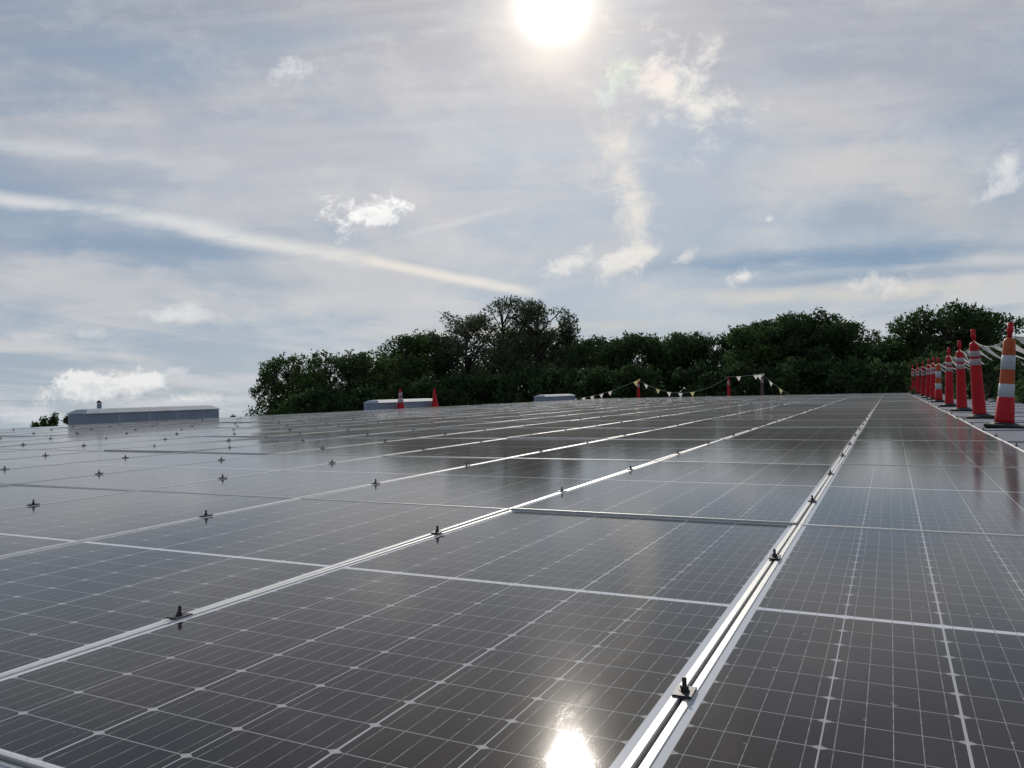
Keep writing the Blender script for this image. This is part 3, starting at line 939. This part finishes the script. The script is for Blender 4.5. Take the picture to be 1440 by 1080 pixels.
def tree(name, x, y, h, w, label, mt='leaf_a', seed=0, lobes=22, dens=60, size=0.16, low=0.12, lacy=0.0, top='round', group='trees behind the roof'):
    global total_leaves
    rg = np.random.default_rng(seed + 100)
    root = empty(name); root.location = (x, y, 0)
    tag(root, label, 'shrub' if name == 'shrub' else 'tree', group)
    bm = bmesh.new()
    lean = rg.normal(size=2) * 0.02 * h
    tr = [(0, 0, -0.1)] + [(lean[0] * t + 0.1 * math.sin(t * 5 + seed), lean[1] * t, h * 0.93 * t) for t in (0.15, 0.3, 0.5, 0.7, 0.85, 0.97)]
    r0 = 0.028 * h
    tube(bm, tr, [r0 * 1.25, r0, r0 * 0.82, r0 * 0.6, r0 * 0.35, r0 * 0.2, r0 * 0.08], 9)
    cs, rs = [], []
    ch = h * (1 - low); cz0 = h * low
    for i in range(lobes):
        t = ((i + 0.5) / lobes) ** 0.72
        if top == 'round': prof = math.sqrt(max(0.0, 1 - ((t - 0.45) / 0.66) ** 2)) if t > 0.4 else 0.85 + 0.15 * t / 0.4
        elif top == 'spire': prof = (1 - t) ** 0.7
        else: prof = (1 - t ** 2.2)
        rl = w * (0.24 + 0.16 * rg.random()) * (1 - 0.30 * t) * (1 - 0.35 * lacy * (t > .6))
        rr_ = max(0.0, w * 1.12 * prof - rl * 0.6) * rg.random() ** 0.4
        an = rg.random() * 2 * math.pi
        z = min(cz0 + ch * t + rg.normal() * 0.04 * h, h - rl * 0.72 - rg.random() * 0.05 * h - (rr_ / w) ** 2 * 0.10 * h)
        cs.append((rr_ * math.cos(an) + lean[0] * t, rr_ * math.sin(an) + lean[1] * t, z)); rs.append(rl)
        zb = max(h * 0.10, z - 0.9 * rl - rr_ * 0.5)
        tb = zb / (h * 0.93)
        st_ = Vector((lean[0] * tb, lean[1] * tb, zb)); en = Vector(cs[-1])
        mid = st_.lerp(en, 0.55) + Vector((0, 0, 0.15 * rl))
        tube(bm, [st_, mid, en, en + (en - mid) * 0.5 + Vector((0, 0, rl * 0.3))], [r0 * 0.32 * (1 - t * .5), r0 * 0.2 * (1 - t * .5), r0 * 0.1, r0 * 0.03], 6)
    # outer twigs so the outline is broken
    tw = int(lobes * (1.6 + lacy))
    for i in range(tw):
        j = rg.integers(0, lobes); d = rg.normal(size=3); d[2] = abs(d[2]) * 0.8; d /= np.linalg.norm(d)
        rl = rs[j]; c = np.array(cs[j]) + d * rl * np.array([1.05, 1.05, 0.95])
        r_ = rl * (0.22 + 0.16 * rg.random())
        if c[2] + r_ > h: c[2] = h - r_ * rg.random()
        cs.append(tuple(c)); rs.append(r_)
        tube(bm, [Vector(cs[j]), Vector(tuple(c)), Vector(tuple(c + d * r_))], [r0 * 0.08, r0 * 0.05, r0 * 0.02], 5)
    link('trunk', bm, 'bark', root, True)
    o, n = leaves_mesh('crown', cs, rs, dens * (1 - 0.45 * lacy), size, mt, root, rg)
    total_leaves += n
    return root
def ground_pt(u, dist):
    d = ray(u, 545); k = dist / math.hypot(d.x, d.y)
    return cam_pos.x + d.x * k, cam_pos.y + d.y * k, k
def height_for(u, vtop, dist):
    d = ray(u, vtop); k = dist / math.hypot(d.x, d.y)
    return cam_pos.z + d.z * k

TR = [ # u, top v, half width px, distance, leaf, lacy, top, label
 (390, 512, 30, 66, 'leaf_a', 0.5, 'round', 'lacy green tree at the far left end of the tree line'),
 (412, 497, 40, 68, 'leaf_a', 0.4, 'round', 'leafy tree second from the left end of the tree line'),
 (452, 490, 40, 70, 'leaf_a', 0.5, 'round', 'ragged tree third from the left end of the tree line'),
 (492, 493, 38, 67, 'leaf_b', 0.4, 'round', 'dark tree above the left end of the middle roof vent'),
 (533, 487, 38, 71, 'leaf_a', 0.5, 'round', 'ragged tree directly above the middle roof vent'),
 (572, 464, 44, 66, 'leaf_a', 0.35, 'round', 'rounded tree above the short banded cone'),
 (616, 459, 46, 70, 'leaf_c', 0.45, 'round', 'grey-green tree above the plain short cone'),
 (662, 440, 44, 67, 'leaf_c', 0.55, 'round', 'airy tree on the left shoulder of the tallest tree'),
 (700, 413, 64, 72, 'leaf_c', 0.75, 'round', 'tallest airy tree with sky showing through its top'),
 (755, 414, 54, 69, 'leaf_c', 0.75, 'round', 'tall airy tree on the right side of the tallest one'),
 (800, 452, 44, 70, 'leaf_c', 0.6, 'cone', 'thin-topped tree sloping down right of the tallest trees'),
 (846, 468, 44, 66, 'leaf_b', 0.15, 'round', 'dark rounded tree left of the yellow-flagged cone'),
 (886, 466, 42, 63, 'leaf_b', 0.1, 'round', 'dark tree standing above the yellow-flagged cone'),
 (930, 464, 44, 66, 'leaf_a', 0.1, 'round', 'green tree above the lowest flags of the far line'),
 (972, 462, 42, 64, 'leaf_b', 0.1, 'round', 'dark green tree left of the middle far cone'),
 (1008, 467, 32, 67, 'leaf_b', 0.2, 'round', 'narrow dark tree just left of the middle far cone'),
 (1052, 457, 44, 62, 'leaf_a', 0.2, 'round', 'green tree between the middle and brownish far cones'),
 (1098, 440, 46, 66, 'leaf_b', 0.1, 'round', 'tall dark tree right of the brownish far cone'),
 (1145, 436, 54, 63, 'leaf_b', 0.0, 'round', 'broad dark dome-shaped tree right of the far flag line'),
 (1192, 447, 44, 60, 'leaf_b', 0.0, 'round', 'dense dark tree above the far end of the bright seam'),
 (1228, 458, 18, 95, 'leaf_c', 0.8, 'round', 'small distant airy tree in the notch of the tree line'),
 (1252, 470, 34, 58, 'leaf_a', 0.1, 'round', 'low green tree left of the last cones'),
 (1292, 440, 40, 60, 'leaf_b', 0.3, 'round', 'dark tree behind the last of the right-hand cones'),
 (1340, 422, 56, 58, 'leaf_b', 0.2, 'round', 'broad high-domed dark tree behind the right-hand cones'),
 (1392, 434, 44, 61, 'leaf_b', 0.2, 'round', 'dark tree at the right shoulder of the high dome'),
]
for i, (u, v, hw, dist, mt, lacy, top, lab) in enumerate(TR):
    x, y, k = ground_pt(u, dist)
    depth = (Vector((x, y, cam_pos.z)) - cam_pos).dot(cam_fwd)
    h = height_for(u, v, dist); w = hw * depth / FOC
    tree('broadleaf_tree', x, y, h, w * 1.28, lab, mt, i, 66 if lacy < 0.5 else 58, 90 if lacy < 0.5 else 74, 0.12, 0.10, lacy, top)
# understorey that closes the tree line at its foot
US = [(396, 566, 26, 60, 'bright low shrub at the foot of the leftmost tree'), (440, 545, 44, 61, 'dark shrub at the foot of the ragged left trees'),
      (510, 540, 46, 61, 'dark shrub behind the left end of the middle vent'), (590, 530, 50, 60, 'dark shrub behind the two short cones'),
      (670, 520, 52, 61, 'dark shrub under the tallest tree'), (750, 515, 52, 60, 'dark shrub behind the farthest roof vent'),
      (830, 515, 50, 58, 'dark shrub behind the leftmost flags of the far line'), (905, 512, 48, 57, 'dark shrub behind the yellow-flagged cone'),
      (980, 510, 48, 58, 'dark shrub behind the low middle of the far flag line'), (1055, 508, 48, 57, 'dark shrub behind the brownish far cone'),
      (1125, 505, 48, 56, 'dark shrub at the right end of the far flag line'), (1195, 505, 50, 55, 'dark shrub above the end of the bright seam'),
      (1258, 505, 40, 52, 'dark shrub left of the last right-hand cones')]
for i, (u, v, hw, dist, lab) in enumerate(US):
    x, y, k = ground_pt(u, dist); depth = (Vector((x, y, cam_pos.z)) - cam_pos).dot(cam_fwd)
    tree('shrub', x, y, height_for(u, v, dist), hw * depth / FOC * 1.15, lab, 'leaf_a' if i == 0 else 'leaf_b', 50 + i, 44, 66, 0.18, 0.02, 0.0, 'round', 'shrubs filling the foot of the tree line')
# second rank farther back
BS = [(430, 515, 44, 'pale green'), (505, 508, 44, ''), (575, 492, 48, ''), (640, 475, 50, ''), (725, 462, 56, ''), (800, 478, 50, ''), (865, 482, 46, ''),
      (950, 480, 50, ''), (1030, 484, 48, ''), (1095, 462, 50, ''), (1170, 458, 54, ''), (1240, 485, 40, ''), (1325, 458, 56, ''), (1385, 462, 50, '')]
bl = ['left end trees', 'three ragged left trees', 'tree over the banded cone', 'left shoulder trees', 'two tallest airy trees', 'thin-topped sloping tree', 'dark trees over the yellow flag',
      'green trees over the lowest flags', 'narrow tree by the middle far cone', 'tall dark tree', 'broad dark dome', 'notch in the tree line', 'broad high dome', 'right shoulder of the high dome']
for i, (u, v, hw, _) in enumerate(BS):
    dist = 86
    x, y, k = ground_pt(u, dist); depth = (Vector((x, y, cam_pos.z)) - cam_pos).dot(cam_fwd)
    tree('broadleaf_tree', x, y, height_for(u, v, dist), hw * depth / FOC * 1.1, 'dark back-row tree filling the gaps behind the ' + bl[i], 'leaf_b', 130 + i, 44, 40, 0.22, 0.05, 0.1, 'round', 'trees behind the roof')
# near trees beyond the eave on the right
RS = [(1306, 492, 30, 42, 'dark bushy tree behind the cluster of small red cones'), (1345, 486, 36, 35, 'dark bushy tree behind the third red cone'),
      (1392, 480, 44, 28, 'dark bushy tree between the two nearest cones'), (1448, 478, 60, 23, 'dark bushy tree behind the nearest striped cone at the right edge'),
      (1438, 468, 22, 70, 'distant tree just showing at the right edge above the flags')]
for i, (u, v, hw, dist, lab) in enumerate(RS):
    x, y, k = ground_pt(u, dist); depth = (Vector((x, y, cam_pos.z)) - cam_pos).dot(cam_fwd)
    tree('bushy_tree', x, y, height_for(u, v, dist), hw * depth / FOC, lab, 'leaf_b', 80 + i, 44, 110 if dist < 50 else 50, 0.13, 0.05, 0.0, 'round', 'bushy trees beyond the right edge of the roof')
# spiky tops beyond the ridge on the left
LS = [(44, 594, 8, 50, 'tiny leftmost shoot of the plants beyond the ridge'), (58, 588, 8, 50, 'second shoot from the left beyond the ridge'),
      (70, 585, 8, 50, 'third shoot from the left beyond the ridge'), (79, 580, 6, 50, 'tallest thin shoot left of the nearest roof vent'), (90, 583, 8, 50, 'shoot touching the left end of the nearest roof vent'),
      (326, 584, 9, 80, 'tiny grey-green treetop right of the nearest roof vent'), (345, 585, 9, 78, 'tiny dark treetop between the nearest vent and the tree line')]
for i, (u, v, hw, dist, lab) in enumerate(LS):
    x, y, k = ground_pt(u, dist); depth = (Vector((x, y, cam_pos.z)) - cam_pos).dot(cam_fwd)
    tree('young_tree', x, y, height_for(u, v, dist), hw * depth / FOC * 1.7, lab, 'leaf_a' if u < 200 else 'leaf_b', 95 + i, 30, 900, 0.08, 0.3, 0.0, 'spire', 'young treetops beyond the ridge')
print('leaves', total_leaves)
